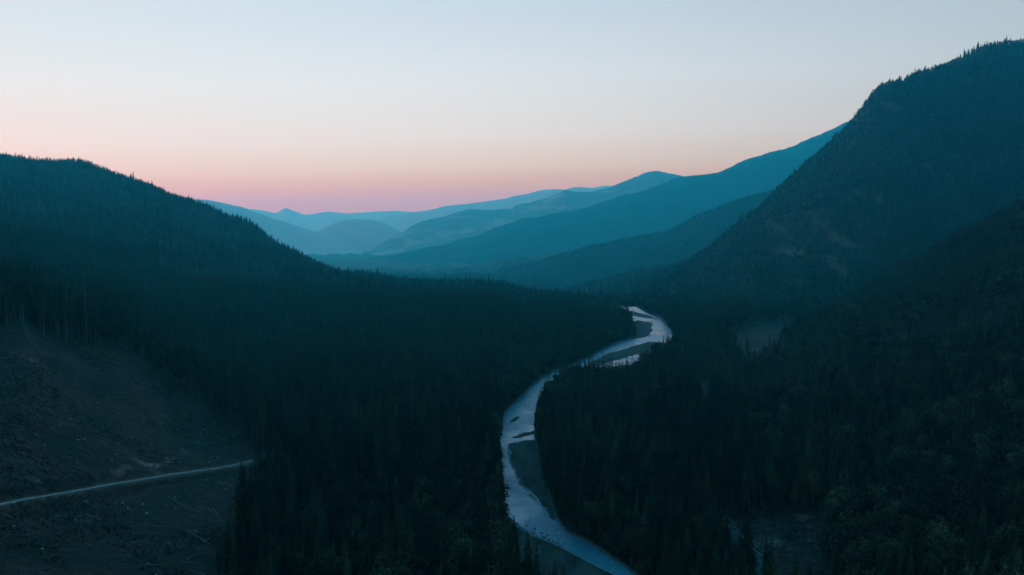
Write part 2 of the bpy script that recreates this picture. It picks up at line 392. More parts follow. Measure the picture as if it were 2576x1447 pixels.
rough = fbm(Xg, Yg, 7, 3, 50)*.55*(cutm & (Yg < 1300))*np.clip(pdist(ROADS_T['slope'][0], Xg, Yg, False)/6-.6, 0, 1)
far = np.clip((Yg-5600)/800, 0, 1)*(Yg < 15000)*fbm(Xg, Yg, 60, 3, 51)*9
Zg = Zg+rough+far
V = np.stack([Xg, Yg, Zg], -1).reshape(-1, 3)
o = link('valley_ground', mesh_np('valley_ground', V, grid_faces(*Xg.shape), M_GROUND, {'zone': zone}, True)); tag(o, kind='structure')
# the plain the valley stands on, one wide sheet
b = 25300.0
o = link('ground', mesh_np('ground', np.array([(-b,-5500,-520),(b,-5500,-520),(b,b+5200,-520),(-b,b+5200,-520)]), np.array([[0,1,2,3]]), M_H2)); tag(o, kind='structure')
print('terrain', len(V), time.time()-T0)

# far hills ----------------------------------------------------------
def far_hill(name, lines, mat, a0, a1, na, nt, amp, s, seed, Dmin, Dmax):
    S = Sheet(lines, amax=1.45, NA=3000, NT=900, Dmin=Dmin, Dmax=Dmax, smooth=4)
    r = np.exp(np.linspace(math.log(Dmin), math.log(Dmax*.999), nt)); aa = np.linspace(a0, a1, na)
    Y, A = np.meshgrid(r, aa, indexing='ij'); X = Y*A; h = S(A, np.log(Y))
    w = np.clip((h+60)/200, 0, 1)
    w = np.clip((h-h.min())/200, 0, 1); Z = h+w*amp*fbm(X, Y, s, 5, seed)+fbm(X, Y, 26, 2, seed+9)*7*w*(Dmax < 15500)-6
    for E in (Z[0], Z[-1], Z[:,0], Z[:,-1]): E -= 60
    X = np.clip(X, -24500, 24500)
    o = link(name, mesh_np(name, np.stack([X,Y,Z],-1).reshape(-1,3), grid_faces(nt, na), mat, None, True)); tag(o, kind='structure'); return o
def mk(ridge, D0, D1, zf, D2f, Dm, zmf=.42):
    """front foot, middle, ridge and back lines of a hill from its crest"""
    rl = []
    for p in ridge:
        if len(p) == 2: rl.append((p[0], 'y', p[1], D1))
        else: rl.append(p)
    mid = []
    for p in rl:
        z = z_at(p[2], p[3]) if p[1] == 'y' else p[2]
        mid.append((p[0], Dm, zf+(z-zf)*zmf))
    px0, px1 = rl[0][0], rl[-1][0]
    return [[(px0, D0, zf), (px1, D0, zf)], mid, rl, [(p[0], D1*D2f, zf+(((z_at(p[2],p[3]) if p[1]=='y' else p[2])-zf)*.4)) for p in rl]]
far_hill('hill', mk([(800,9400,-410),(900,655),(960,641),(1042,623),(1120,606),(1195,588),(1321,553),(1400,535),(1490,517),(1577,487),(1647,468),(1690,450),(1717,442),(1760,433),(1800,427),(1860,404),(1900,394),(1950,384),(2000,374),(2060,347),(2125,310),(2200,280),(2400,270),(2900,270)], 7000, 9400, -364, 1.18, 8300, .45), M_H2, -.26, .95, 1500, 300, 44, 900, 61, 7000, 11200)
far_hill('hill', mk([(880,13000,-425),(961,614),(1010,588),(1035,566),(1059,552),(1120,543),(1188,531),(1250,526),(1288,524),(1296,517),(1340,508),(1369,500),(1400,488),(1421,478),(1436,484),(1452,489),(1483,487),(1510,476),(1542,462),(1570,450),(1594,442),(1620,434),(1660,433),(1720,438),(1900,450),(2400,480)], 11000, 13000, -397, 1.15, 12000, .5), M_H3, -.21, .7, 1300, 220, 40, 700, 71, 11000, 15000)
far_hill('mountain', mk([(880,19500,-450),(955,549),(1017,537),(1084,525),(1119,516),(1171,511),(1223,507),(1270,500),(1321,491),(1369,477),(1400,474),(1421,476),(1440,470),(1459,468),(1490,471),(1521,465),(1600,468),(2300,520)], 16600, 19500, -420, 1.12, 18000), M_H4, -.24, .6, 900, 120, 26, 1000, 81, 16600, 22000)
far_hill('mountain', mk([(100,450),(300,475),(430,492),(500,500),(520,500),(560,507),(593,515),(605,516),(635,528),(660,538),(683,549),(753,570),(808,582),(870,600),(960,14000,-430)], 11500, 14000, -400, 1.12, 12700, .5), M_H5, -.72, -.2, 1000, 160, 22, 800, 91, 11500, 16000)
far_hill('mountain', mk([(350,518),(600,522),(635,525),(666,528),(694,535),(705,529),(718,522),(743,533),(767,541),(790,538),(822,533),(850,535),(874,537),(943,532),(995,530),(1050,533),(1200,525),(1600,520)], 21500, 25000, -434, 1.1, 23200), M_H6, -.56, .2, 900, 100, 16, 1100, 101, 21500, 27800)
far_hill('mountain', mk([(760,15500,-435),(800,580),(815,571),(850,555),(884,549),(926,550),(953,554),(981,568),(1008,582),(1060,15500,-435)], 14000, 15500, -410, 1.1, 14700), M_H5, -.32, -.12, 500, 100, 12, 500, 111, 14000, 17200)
print('hills', time.time()-T0)

# river --------------------------------------------------------------
def water_mat():
    m, nt, b = newmat('river_water'); p = pos(nt)
    b.inputs['Base Color'].default_value = (.07,.13,.14,1); b.inputs['Roughness'].default_value = .22
    b.inputs['Specular IOR Level'].default_value = .5; b.inputs['IOR'].default_value = 1.33
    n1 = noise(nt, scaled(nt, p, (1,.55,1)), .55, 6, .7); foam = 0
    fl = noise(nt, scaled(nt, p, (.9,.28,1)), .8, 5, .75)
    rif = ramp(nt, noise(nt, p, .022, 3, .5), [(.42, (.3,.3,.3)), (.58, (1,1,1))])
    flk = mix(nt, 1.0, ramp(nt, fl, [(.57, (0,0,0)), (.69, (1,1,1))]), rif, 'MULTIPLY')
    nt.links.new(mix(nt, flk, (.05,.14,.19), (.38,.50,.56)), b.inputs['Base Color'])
    hm = mix(nt, 1.0, mix(nt, 0, n1, n1), mix(nt, 0, rif, rif), 'MULTIPLY')
    bump(nt, b, hm, 1.3, .8)
    return m
M_WATER = water_mat()
tris = geometry.tessellate_polygon([[Vector((x, y, 0)) for x, y in W_POLY]])
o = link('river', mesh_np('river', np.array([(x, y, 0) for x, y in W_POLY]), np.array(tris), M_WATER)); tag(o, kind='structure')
M_GRAVEL = solid('gravel', (.008,.007,.006), (.062,.052,.047), .09, .9, (1,.45,1))
nt = M_GRAVEL.node_tree; bump(nt, nt.nodes['Principled BSDF'], noise(nt, pos(nt), 1.5, 6, .7), .25)
for k, P in BARS.items():
    st = 1.2 if k in ('mid','low','line','islet') else 3.0
    x = np.arange(P[:,0].min()-4, P[:,0].max()+4, st); y = np.arange(P[:,1].min()-6, P[:,1].max()+6, st*1.3)
    X, Y = np.meshgrid(x, y); ins = inside(P, X, Y); d = pdist(P, X, Y)*np.where(ins, 1, -1)
    Z = np.clip(d*.11+.25*fbm(X, Y, 9, 3, 5), -.6, .55+.2*vnoise(X, Y, 20, 6)); Z = np.where(d < -3, -1, Z)
    Fc = grid_faces(*X.shape); keep = (Z.ravel()[Fc] > -.5).any(1)
    used = np.unique(Fc[keep]); mp = np.full(X.size, -1); mp[used] = np.arange(len(used))
    V = np.stack([X, Y, Z], -1).reshape(-1, 3)[used]
    o = link('gravel_shore', mesh_np('gravel_shore', V, mp[Fc[keep]], M_GRAVEL, None, True)); tag(o, kind='structure')

# roads --------------------------------------------------------------
M_ROADM = solid('gravel_road', (.28,.15,.13), (.52,.29,.26), .4)
M_ROAD2 = solid('dark_gravel_road', (.045,.035,.03), (.11,.085,.075), .4)
for mm, edge in ((M_ROADM, (.05,.022,.016)), (M_ROAD2, (.03,.02,.016))):
    nt = mm.node_tree; bb = nt.nodes['Principled BSDF']; src = bb.inputs['Base Color'].links[0].from_socket
    vc = N(nt, 'ShaderNodeVertexColor', layer_name='wear'); nz = noise(nt, pos(nt), .6, 5, .7)
    f = N(nt, 'ShaderNodeMath', operation='MULTIPLY_ADD'); nt.links.new(nz, f.inputs[0]); f.inputs[1].default_value = .9
    f2 = N(nt, 'ShaderNodeMath', operation='SUBTRACT', use_clamp=True); nt.links.new(vc.outputs[0], f.inputs[2]); nt.links.new(f.outputs[0], f2.inputs[0]); f2.inputs[1].default_value = .45
    nt.links.new(mix(nt, f2.outputs[0], edge, src), bb.inputs['Base Color'])
for k, (pl, w) in ROADS_T.items():
    P = np.asarray(pl); seg = []
    for i in range(len(P)-1):
        n = max(2, int(np.hypot(*(P[i+1]-P[i])[:2])/4))
        seg += [P[i]+(P[i+1]-P[i])*t for t in np.linspace(0, 1, n, endpoint=False)]
    seg.append(P[-1]); seg = np.array(seg)
    for _ in range(6): seg[1:-1] = (seg[:-2]+2*seg[1:-1]+seg[2:])/4
    d = np.gradient(seg[:, :2], axis=0); d /= np.hypot(d[:,0], d[:,1])[:,None]+1e-9; nrm = np.stack([-d[:,1], d[:,0]], -1)
    offs = np.array([-1,-.6,-.2,.2,.6,1])*w/2; rz = np.array([.12,.30,.34,.34,.30,.12])
    V = np.zeros((len(seg), 6, 3)); jit = rng.normal(0, .25, (len(seg), 6))
    V[:,:,:2] = seg[:,None,:2]+nrm[:,None,:]*(offs[None,:,None]+jit[:,:,None]*np.array([1,0,0,0,0,1])[None,:,None]); V[:,:,2] = seg[:,None,2]+rz
    wear = np.tile(np.array([.15,.95,.45,.45,.95,.15]), len(seg))
    o = link('road', mesh_np('road', V.reshape(-1,3), grid_faces(len(seg), 6), M_ROADM if k in ('slope',) else M_ROAD2, {'wear': wear[:,None]*np.ones((1,3))}, True)); tag(o, kind='structure')

# ------------------------------------------------------------------ tree prototypes (unit height for firs, unit for broadleaf)
def cone_trunk(h, r0, r1, n=6, bend=0, segs=4, rr=None):
    V, Fc = [], []
    for s in range(segs+1):
        t = s/segs; r = r0+(r1-r0)*t
        for k in range(n):
            a = 2*math.pi*k/n; V.append((r*math.cos(a)+bend*t*t, r*math.sin(a), h*t))
    for s in range(segs):
        for k in range(n):
            a, b_ = s*n+k, s*n+(k+1) % n; Fc += [(a, b_, b_+n), (a, b_+n, a+n)]
    return np.array(V), np.array(Fc)
def fir_crown(R, whorls, per, rad=.13, bare=.12, leaf=3, droop=.38):
    V, Fc = [], []
    def dia(p0, p1, w, up):
        p0 = np.array(p0); p1 = np.array(p1); d = p1-p0; s = np.array([-d[1], d[0], 0]); s /= np.linalg.norm(s)+1e-9
        m = p0+d*.45+np.array([0,0,up]); i = len(V)
        V.extend([p0, m+s*w, p1, m-s*w]); Fc.extend([(i,i+1,i+2), (i,i+2,i+3)])
    for k in range(whorls):
        t = (k+R.uniform(-.3,.3))/whorls; t = min(max(t, 0), .98); z = bare+(1-bare)*t
        r = rad*((1-t)**.75)*(.55+.45*min(1, t*5+.5))*R.uniform(.8, 1.15)+.006
        a0 = R.uniform(0, 6.28)
        for j in range(per):
            if R.random() < .08: continue
            a = a0+2*math.pi*j/per+R.uniform(-.3,.3); rr = r*R.uniform(.65,1.15); dz = -rr*(droop+R.uniform(-.15,.2)); zz = z+R.uniform(-.5,.5)/whorls*.8
            c, s = math.cos(a), math.sin(a); tip = (rr*c, rr*s, zz+dz); root = (0,0,zz+.01)
            dia(root, tip, rr*(.22 if leaf > 1 else .34), rr*.16)
            if leaf > 1:
                for q in (-1, 1):
                    b0 = (rr*.35*c, rr*.35*s, zz+dz*.3); aa = a+q*.55
                    dia(b0, (b0[0]+rr*.55*math.cos(aa), b0[1]+rr*.55*math.sin(aa), b0[2]+dz*.65-.004), rr*.15, rr*.05)
    i = len(V); V.extend([np.array((.006,0,.93)), np.array((-.003,.005,.93)), np.array((-.003,-.005,.93)), np.array((0,0,1.0))]); Fc.extend([(i,i+1,i+3),(i+1,i+2,i+3),(i+2,i,i+3)])
    return np.array(V), np.array(Fc)
def jag_cone(R, tiers, n, rad=.15, bare=.1):
    V, Fc = [], []
    for k in range(tiers):
        t = k/tiers; z0 = bare+(1-bare)*t; z1 = min(1.0, z0+(1-bare)/tiers*1.7); r = rad*(1-t)**.8
        if k == tiers-1: z1 = 1.0
        i = len(V); V.append((0,0,z1)); a0 = R.uniform(0,6)
        for j in range(n):
            a = a0+2*math.pi*j/n; rr = r*R.uniform(.6,1.2); V.append((rr*math.cos(a), rr*math.sin(a), z0+R.uniform(-.03,.03)))
        for j in range(n): Fc.append((i, i+1+j, i+1+(j+1) % n))
    return np.array(V), np.array(Fc)
def leaf_crown(R, n, size, rad=.30, zc=.62, vz=.40):
    V, Fc = [], []; lobes = [(R.uniform(-.5,.5)*rad, R.uniform(-.5,.5)*rad, zc+R.uniform(-.5,.5)*vz*.8, R.uniform(.45,.75)) for _ in range(8)]+[(0,0,zc,.9)]
    for k in range(n):
        L = lobes[R.randrange(len(lobes))]; u = R.uniform(-.75,1); a = R.uniform(0,6.28); q = math.sqrt(1-u*u); rr = L[3]*R.uniform(.75,1.08)
        p = np.array([L[0]+rad*rr*q*math.cos(a), L[1]+rad*rr*q*math.sin(a), L[2]+vz*.72*rr*u]); p[2] = max(p[2], .12)
        nrm = np.array([q*math.cos(a), q*math.sin(a), u])+np.array([R.gauss(0,.45) for _ in range(3)]); nrm /= np.linalg.norm(nrm)
        s = np.cross(nrm, [R.gauss(0,1) for _ in range(3)]); s /= np.linalg.norm(s); v = np.cross(nrm, s); w = size*R.uniform(.6,1.3)
        i = len(V); V.extend([p+s*w, p+v*w*.7, p-s*w*.9, p-v*w*.8]); Fc.extend([(i,i+1,i+2), (i,i+2,i+3)])
    return np.array(V), np.array(Fc)
def leaf_trunk(R):
    V, Fc = cone_trunk(.62, .022, .010, 6, .02)
    Vs, Fs = [V], [Fc]; off = len(V)
    for k in range(5):
        v, f = cone_trunk(.3, .010, .003, 4, 0, 2); a = R.uniform(0,6.28); tl = R.uniform(.45,.8)
        c, s = math.cos(tl), math.sin(tl); x = v[:,0]*c+v[:,2]*s; z = -v[:,0]*s+v[:,2]*c
        v = np.stack([x*math.cos(a)-v[:,1]*math.sin(a)+.008, x*math.sin(a)+v[:,1]*math.cos(a), z+R.uniform(.28,.5)], -1)
        Vs.append(v); Fs.append(f+off); off += len(v)
    return np.concatenate(Vs), np.concatenate(Fs)
Rn = random.Random(11)
FIR_HI = [fir_crown(Rn, 24, 7, Rn.uniform(.10,.15), Rn.choice([.05,.1,.2,.28])) for _ in range(7)]
FIR_EDGE = [fir_crown(Rn, 14, 6, .085, .55) for _ in range(3)]
FIR_MD = [fir_crown(Rn, 10, 5, Rn.uniform(.11,.15), .12, 1) for _ in range(6)]
FIR_LO = [jag_cone(Rn, 4, 5, Rn.uniform(.12,.17)) for _ in range(6)]
FIR_XL = [jag_cone(Rn, 2, 4, .17) for _ in range(5)]
LF_HI = [leaf_crown(Rn, 520, .031, Rn.uniform(.2,.34), .6, Rn.uniform(.34,.46)) for _ in range(6)]
LF_MD = [leaf_crown(Rn, 110, .062, Rn.uniform(.2,.34), .6, Rn.uniform(.34,.46)) for _ in range(6)]
LF_LO = [leaf_crown(Rn, 18, .16) for _ in range(6)]
LF_TR = [leaf_trunk(Rn) for _ in range(3)]
FIR_TR = cone_trunk(.97, .0125, .002, 6, 0, 4)
FIR_TRLO = cone_trunk(.8, .012, .004, 3, 0, 1)

def merge(protos, idx, P, H, W, ang):
    """place prototypes (crown or trunk) at points P; merged vertices and faces"""
    Vs, Fs = [], []; off = 0; global TN
    TN = []
    for q, (v, f) in enumerate(protos):
        m = idx == q; n = int(m.sum())
        if not n: continue
        c, s = np.cos(ang[m])[:,None], np.sin(ang[m])[:,None]; w = W[m][:,None]; h = H[m][:,None]; p = P[m]
        x = (v[:,0]*c-v[:,1]*s)*w+p[:,0:1]; y = (v[:,0]*s+v[:,1]*c)*w+p[:,1:2]; z = v[:,2]*h+p[:,2:3]
        Vs.append(np.stack([x, y, z], -1).reshape(-1, 3).astype(np.float32))
        TN.append(np.repeat(rng.uniform(.05, 1, n).astype(np.float32), len(v)))
        Fs.append((f[None]+(np.arange(n)*len(v))[:,None,None]+off).reshape(-1, 3).astype(np.int32)); off += n*len(v)
    return Vs, Fs, off

# scatter points -------------------------------------------------------
def scatter(D0, D1, sp, amx=.84):
    w = D1*amx; nx = int(2*w/sp); ny = int((D1-D0)/sp)
    X, Y = np.meshgrid((np.arange(nx)+.5)*sp-w, (np.arange(ny)+.5)*sp+D0)
    X = (X+rng.uniform(-.48, .48, X.shape)*sp).ravel(); Y = (Y+rng.uniform(-.48, .48, Y.shape)*sp).ravel()
    m = np.abs(X/Y) < amx; return X[m], Y[m]
def allowed(X, Y):
    ok = ~(inside(CLEAR_RIVER, X, Y) | inside(CUT_L, X, Y) | inside(CUT_R, X, Y) | inside(YARD, X, Y))
    for k, w in (('slope', 5), ('yard', 4.5), ('spur', 8), ('woods', 5.5)):
        ok &= pdist(ROADS_T[k][0], X, Y, False) > w
    return ok
def broad_prob(X, Y, Z):
    px, py = project(X, Y, Z)
    p = np.full(X.shape, .04)
    p = np.where((px > 1900) & (Y < 1500), .42+.6*vnoise(X, Y, 90, 70), p)
    p = np.where((px > 700) & (px < 1340) & (Y < 400), .5+.5*vnoise(X, Y, 50, 71), p)
    near_river = pdist(CLEAR_RIVER, X, Y) < 14
    p = np.where(near_river & (px < 1700), .55, p)
    p = np.where((px > 1340) & (px < 1900) & (Y < 1300), .18+.3*vnoise(X, Y, 90, 72), p)
    p = np.where((px > 1500) & (Y > 1300) & (Y < 2800), .45+.5*vnoise(X, Y, 150, 73), p)
    return np.clip(p, 0, 1)
bands = [(225, 620, 5.7, 0), (620, 1500, 7.1, 1), (1500, 3100, 12.0, 2), (3100, 5900, 18.0, 3)]
near_pts = None
crownT = {'fir': [], 'leaf': []}; trT = []
crownV, crownF, coff = {'fir': [], 'leaf': []}, {'fir': [], 'leaf': []}, {'fir': 0, 'leaf': 0}
trV, trF, toff = [], [], 0
singles = []
for (D0, D1, sp, lod) in bands:
    X, Y = scatter(D0, D1, sp, (1.15, 1.0, .88, .84)[lod]); k = allowed(X, Y); X, Y = X[k], Y[k]
    Z = height(X, Y)
    k = rng.random(len(X)) < np.clip(.93+.5*vnoise(X, Y, 40, 80)-.0, .5, 1); X, Y, Z = X[k], Y[k], Z[k]
    # drop trees on slopes turned away behind the crests
    keep = np.ones(len(X), bool)
    if lod >= 1:
        px, py = project(X, Y, Z+45)
        for f in (.97, .94, .88, .8, .7, .6):
            zr = HC+(Z+45-HC)*f; keep &= ~(height_raw(X*f, Y*f) > zr+6)
    X, Y, Z = X[keep], Y[keep], Z[keep]
    k = (cliff(X, Y, Z) < .3) | (rng.random(len(X)) < .45); X, Y, Z = X[k], Y[k], Z[k]      # bare cliffs carry few trees
    n = len(X); br = rng.random(n) < broad_prob(X, Y, Z)
    px, py = project(X, Y, Z)
    second = (px < 760) & (Y < 900)
    H = np.where(br, rng.uniform(10, 24, n), rng.uniform(19, 36, n)*(1+.28*vnoise(X, Y, 120, 81)))
    H = np.where(~br & (rng.random(n) < .05), H*1.2, H)
    H = np.where((px > 1880) & (Y < 1500) & ~br, H*.8, H)
    if lod >= 2: H = H*np.where(rng.random(n) < .06, 1.05, .76)
    ang = rng.uniform(0, 6.28, n); W = H*np.where(br, rng.uniform(.85, 1.2, n), rng.uniform(.85, 1.25, n))
    P = np.stack([X, Y, Z-.3], -1)
    used = np.zeros(n, bool)
    if lod == 0:
        pt, pyt = project(X, Y, Z+H); vis = (pyt < 1440) & (px > -25) & (px < 2601)
        size = H/Y
        for sel, name in ((~br, 'fir'), (br, 'leaf')):
            idx = np.where(sel & vis)[0]; idx = idx[np.argsort(-size[idx])][:300]
            used[idx] = True
            for i in idx: singles.append((name, X[i], Y[i], Z[i]-.3, H[i], W[i], ang[i], px[i], py[i]))
    for kind, sel, protos in (('fir', ~br & ~used, (FIR_HI, FIR_MD, FIR_LO, FIR_XL)[lod]), ('leaf', br & ~used, (LF_HI, LF_MD, LF_LO, LF_LO)[lod])):
        if kind == 'leaf' and lod == 0: protos = LF_MD if False else LF_HI
        m = np.where(sel)[0]
        pr = list(protos); q = rng.integers(0, len(pr), len(m))
        if kind == 'fir' and lod <= 1:
            edge = (pdist(CUT_L, X[m], Y[m]) < 16) & (rng.random(len(m)) < .85) | (pdist(CUT_R, X[m], Y[m]) < 22) & (rng.random(len(m)) < .85) | (pdist(YARD, X[m], Y[m]) < 8) & (rng.random(len(m)) < .6)
            pr += FIR_EDGE; q = np.where(edge, len(protos)+rng.integers(0, 3, len(m)), q)
        Vs, Fs, cnt = merge(pr, q, P[m], H[m], W[m], ang[m])
        crownT[kind] += TN; crownV[kind] += Vs; crownF[kind] += [f+coff[kind] for f in Fs]; coff[kind] += cnt
        if lod <= 1:
            tp = [FIR_TR if lod == 0 else FIR_TRLO] if kind == 'fir' else ([LF_TR[0]] if lod == 0 else [FIR_TRLO])
            sc = 1.0 if kind == 'fir' else .6
            Vs, Fs, cnt = merge(tp, np.zeros(len(m), int), P[m], H[m]*sc, W[m], ang[m])
            trT += TN; trV += Vs; trF += [f+toff for f in Fs]; toff += cnt
    print('band', lod, n, time.time()-T0)
# bushy alders and willows crowding the river banks between the taller trees
cp = CLEAR_RIVER; X = rng.uniform(cp[:,0].min()-45, cp[:,0].max()+45, 60000); Y = rng.uniform(240, 1420, 60000)
k = allowed(X, Y); X, Y = X[k], Y[k]; k = (pdist(cp, X, Y) < 42) & (np.abs(X/Y) < .8); X, Y = X[k][:9000], Y[k][:9000]; n = len(X)
H = rng.uniform(5, 13, n); P = np.stack([X, Y, height(X, Y)-.8], -1)
Vs, Fs, cnt = merge(LF_MD, rng.integers(0, 6, n), P, H, H*rng.uniform(.9, 1.3, n), rng.uniform(0, 6, n))
crownT['leaf'] += TN; crownV['leaf'] += Vs; crownF['leaf'] += [f+coff['leaf'] for f in Fs]; coff['leaf'] += cnt
def two_mats(name, lists, mats):
    V = np.concatenate([v for vs, fs in lists for v in vs]); off = 0; Fa = []; mi = []
    for k, (vs, fs) in enumerate(lists):
        f = np.concatenate(fs)+off; off += sum(len(v) for v in vs); Fa.append(f); mi.append(np.full(len(f), k, np.int32))
    me = mesh_np(name, V, np.concatenate(Fa), mats[0])
    for m in mats[1:]: me.materials.append(m)
    me.polygons.foreach_set('material_index', np.concatenate(mi))
    at = me.attributes.new('tone', 'FLOAT', 'POINT'); at.data.foreach_set('value', np.concatenate(crownT['fir']+trT+crownT['leaf'])); me.update(); return me
o = link('forest', two_mats('forest', [(crownV['fir'], crownF['fir']), (trV, trF), (crownV['leaf'], crownF['leaf'])], [M_FIR, M_BARK, M_LEAF]))
tag(o, kind='stuff'); o['label'] = 'dense dark conifer and broadleaf forest covering the valley floor and slopes'
print('forest tris', sum(len(f) for f in crownF['fir']+crownF['leaf']+trF), time.time()-T0)

# ------------------------------------------------------------------ individual trees
ME = {}
def pm(key, vf, mat):
    if key not in ME: ME[key] = mesh_np(key, vf[0], vf[1], mat)
    return ME[key]
def empty(name, loc, rz=0, sc=(1,1,1)):
    o = bpy.data.objects.new(name, None); o.empty_display_size = .5; col.objects.link(o); o.location = loc; o.rotation_euler = (0,0,rz); o.scale = sc; return o
def copy_tree(o, parent=None):
    c = o.copy(); col.objects.link(c); c.parent = parent
    for ch in CH.get(o.name, []): copy_tree(ch, c)
    return c
CH = {}
PROTO = {}
fir_var = [('f%d' % i, v) for i, v in enumerate(FIR_HI)]
def make(name, crown, trunk, mats, key):
    r = empty(name, (0,0,0)); t = link('trunk', pm('trunk_'+key[1], trunk, mats[1]), r); c = link('crown', pm('crown_'+key[0], crown, mats[0]), r)
    CH[r.name] = [t, c]; return r
def where_fir(px, Y, py):
    if px < 760: return 'below the left clearing and its gravel road', 'firs below the left clearing'
    if px < 1290: return 'left of the river at the bottom of the valley', 'firs left of the river'
    if px < 1880: return 'between the river and the small yard with log piles', 'firs between river and yard'
    if px < 2100: return 'directly behind or beside the small yard with log piles', 'firs around the yard'
    return 'on the dark slope right of the small yard', 'firs right of the yard'
nm = {'fir': 'fir_tree', 'leaf': 'broadleaf_tree'}
first = {}
ADJ = {'fir': ['slim', 'broad'], 'leaf': ['round', 'tall']}
for (kd, x, y, z, h, w, an, px, py) in singles:
    pid = Rn.randrange(7 if kd == 'fir' else 6); key = (kd, pid)
    if key not in first:
        if kd == 'fir': r = make(nm[kd], FIR_HI[pid], FIR_TR, (M_FIR, M_BARK), ('fir%d' % pid, 'fir'))
        else: r = make(nm[kd], LF_HI[pid], LF_TR[pid % 3], (M_LEAF, M_BARK), ('leaf%d' % pid, 'leaf%d' % (pid % 3)))
        first[key] = r
    else: r = copy_tree(first[key])
    r.location = (x, y, z); r.rotation_euler = (0, 0, an); r.scale = (w, w, h)
    wh, gr = where_fir(px, y, py)
    tall = h > (31 if kd == 'fir' else 20); wide = w/h > 1.05
    s = ('tall' if tall else 'shorter')+(' broad' if wide else ' slim')
    tag(r, f"{s} dark green {'fir' if kd == 'fir' else 'leafy tree'} {wh}", 'tree', f"{s} {gr if kd == 'fir' else gr.replace('firs', 'leafy trees')}")
print('singles', len(singles), time.time()-T0)

# ------------------------------------------------------------------ dead trees, logs, stumps, slash, stones
def snag(R):
    V, Fc = cone_trunk(1, .011, .003, 6, .02, 6); Vs, Fs = [V], [Fc]; off = len(V)
    for k in range(16):
        v, f = cone_trunk(R.uniform(.03,.08), .0018, .0004, 3, 0, 1); a = R.uniform(0,6.28); tl = R.uniform(1.2,1.8)
        c, s = math.cos(tl), math.sin(tl); xx = v[:,0]*c+v[:,2]*s; zz = -v[:,0]*s+v[:,2]*c
        t = R.uniform(.35,.97); v = np.stack([xx*math.cos(a)-v[:,1]*math.sin(a)+.02*t*t, xx*math.sin(a)+v[:,1]*math.cos(a), zz+t], -1)
        Vs.append(v); Fs.append(f+off); off += len(v)
    return np.concatenate(Vs), np.concatenate(Fs)
sn = [(112,846,105,'second bare pale trunk, standing at the top edge of the left clearing'),(172,838,135,'tall bare pale dead trunk behind the crest of the left clearing'),(218,852,160,'tallest bare pale dead trunk behind the left clearing'),(316,868,55,'pale dead trunk at the forest edge above the left clearing'),
      (640,1030,90,'grey dead trunk inside the forest right of the left clearing'),(776,1200,95,'grey dead trunk in the forest beyond the end of the gravel road'),(1105,930,60,'thin grey dead trunk in the forest left of the river'),(995,1130,140,'tall pale dead trunk standing out of the forest left of the river'),
      (2180,1320,70,'bare grey dead trunk on the slope right of the log yard'),(2098,1260,60,'bare grey dead trunk behind the log yard'),(2270,1120,75,'bare pale dead trunk high on the right slope'),(1895,1300,60,'bare trunk at the back left corner of the log yard')]
for k, (px, py, hp, lab) in enumerate(sn):
    x, y, z = hit(px, py, height); h = hp/F*y
    v, f = snag(Rn); o = link('dead_tree', mesh_np('dead_tree', v*np.array([h,h,h]), f, M_PALEBARK)); o.location = (x, y, z-.3); o.rotation_euler = (Rn.uniform(-.03,.03), Rn.uniform(-.05,.05), Rn.uniform(0,6)); tag(o, lab, 'dead tree')

def surf_n(x, y):
    e = 1.5; return np.array([-(float(height(np.array([x+e]), np.array([y]))[0])-float(height(np.array([x-e]), np.array([y]))[0]))/(2*e), -(float(height(np.array([x]), np.array([y+e]))[0])-float(height(np.array([x]), np.array([y-e]))[0]))/(2*e), 1])
def log_mesh(L, r, R, taper=.6, n=8):
    v, f = cone_trunk(L, r, r*taper, n, R.uniform(-.03,.03)*L, 5)
    v = np.stack([v[:,2]-L/2, v[:,0], v[:,1]], -1); m = len(v)
    v = np.concatenate([v, [[-L/2,0,0],[L/2,0,0]]]); a = m-n
    caps = [(m, k, (k+1) % n) for k in range(n)]+[(m+1, a+(k+1) % n, a+k) for k in range(n)]
    return v, np.concatenate([f, np.array(caps)])
LOGS = [mesh_np('log', *log_mesh(1.0, .018, Rn), M_LOG) for _ in range(3)]+[mesh_np('log', *log_mesh(1.0, .022, Rn), M_PALEBARK) for _ in range(2)]
def put_log(x, y, L, az, me, lab, grp=None, dz=.2, thick=1.0):
    o = link('fallen_log', me)
    dx, dy = math.cos(az)*L/2, math.sin(az)*L/2
    za, zb = height(np.array([x-dx, x+dx]), np.array([y-dy, y+dy])); o.location = (x, y, (za+zb)/2+dz); o.scale = (L, L*thick, L*thick)
    o.rotation_euler = (0, -math.atan2(zb-za, L), az); tag(o, lab, 'log', grp); return o
def log_px(p0, p1, me, lab, r=.3, grp=None):
    A = hit(*p0, height); B = hit(*p1, height); A, B = np.array(A), np.array(B); L = np.linalg.norm(B-A)
    return put_log((A[0]+B[0])/2, (A[1]+B[1])/2, L, math.atan2(B[1]-A[1], B[0]-A[0]), me, lab, grp, .3, .7*r/(.018*L))
named = [((785,0),)]
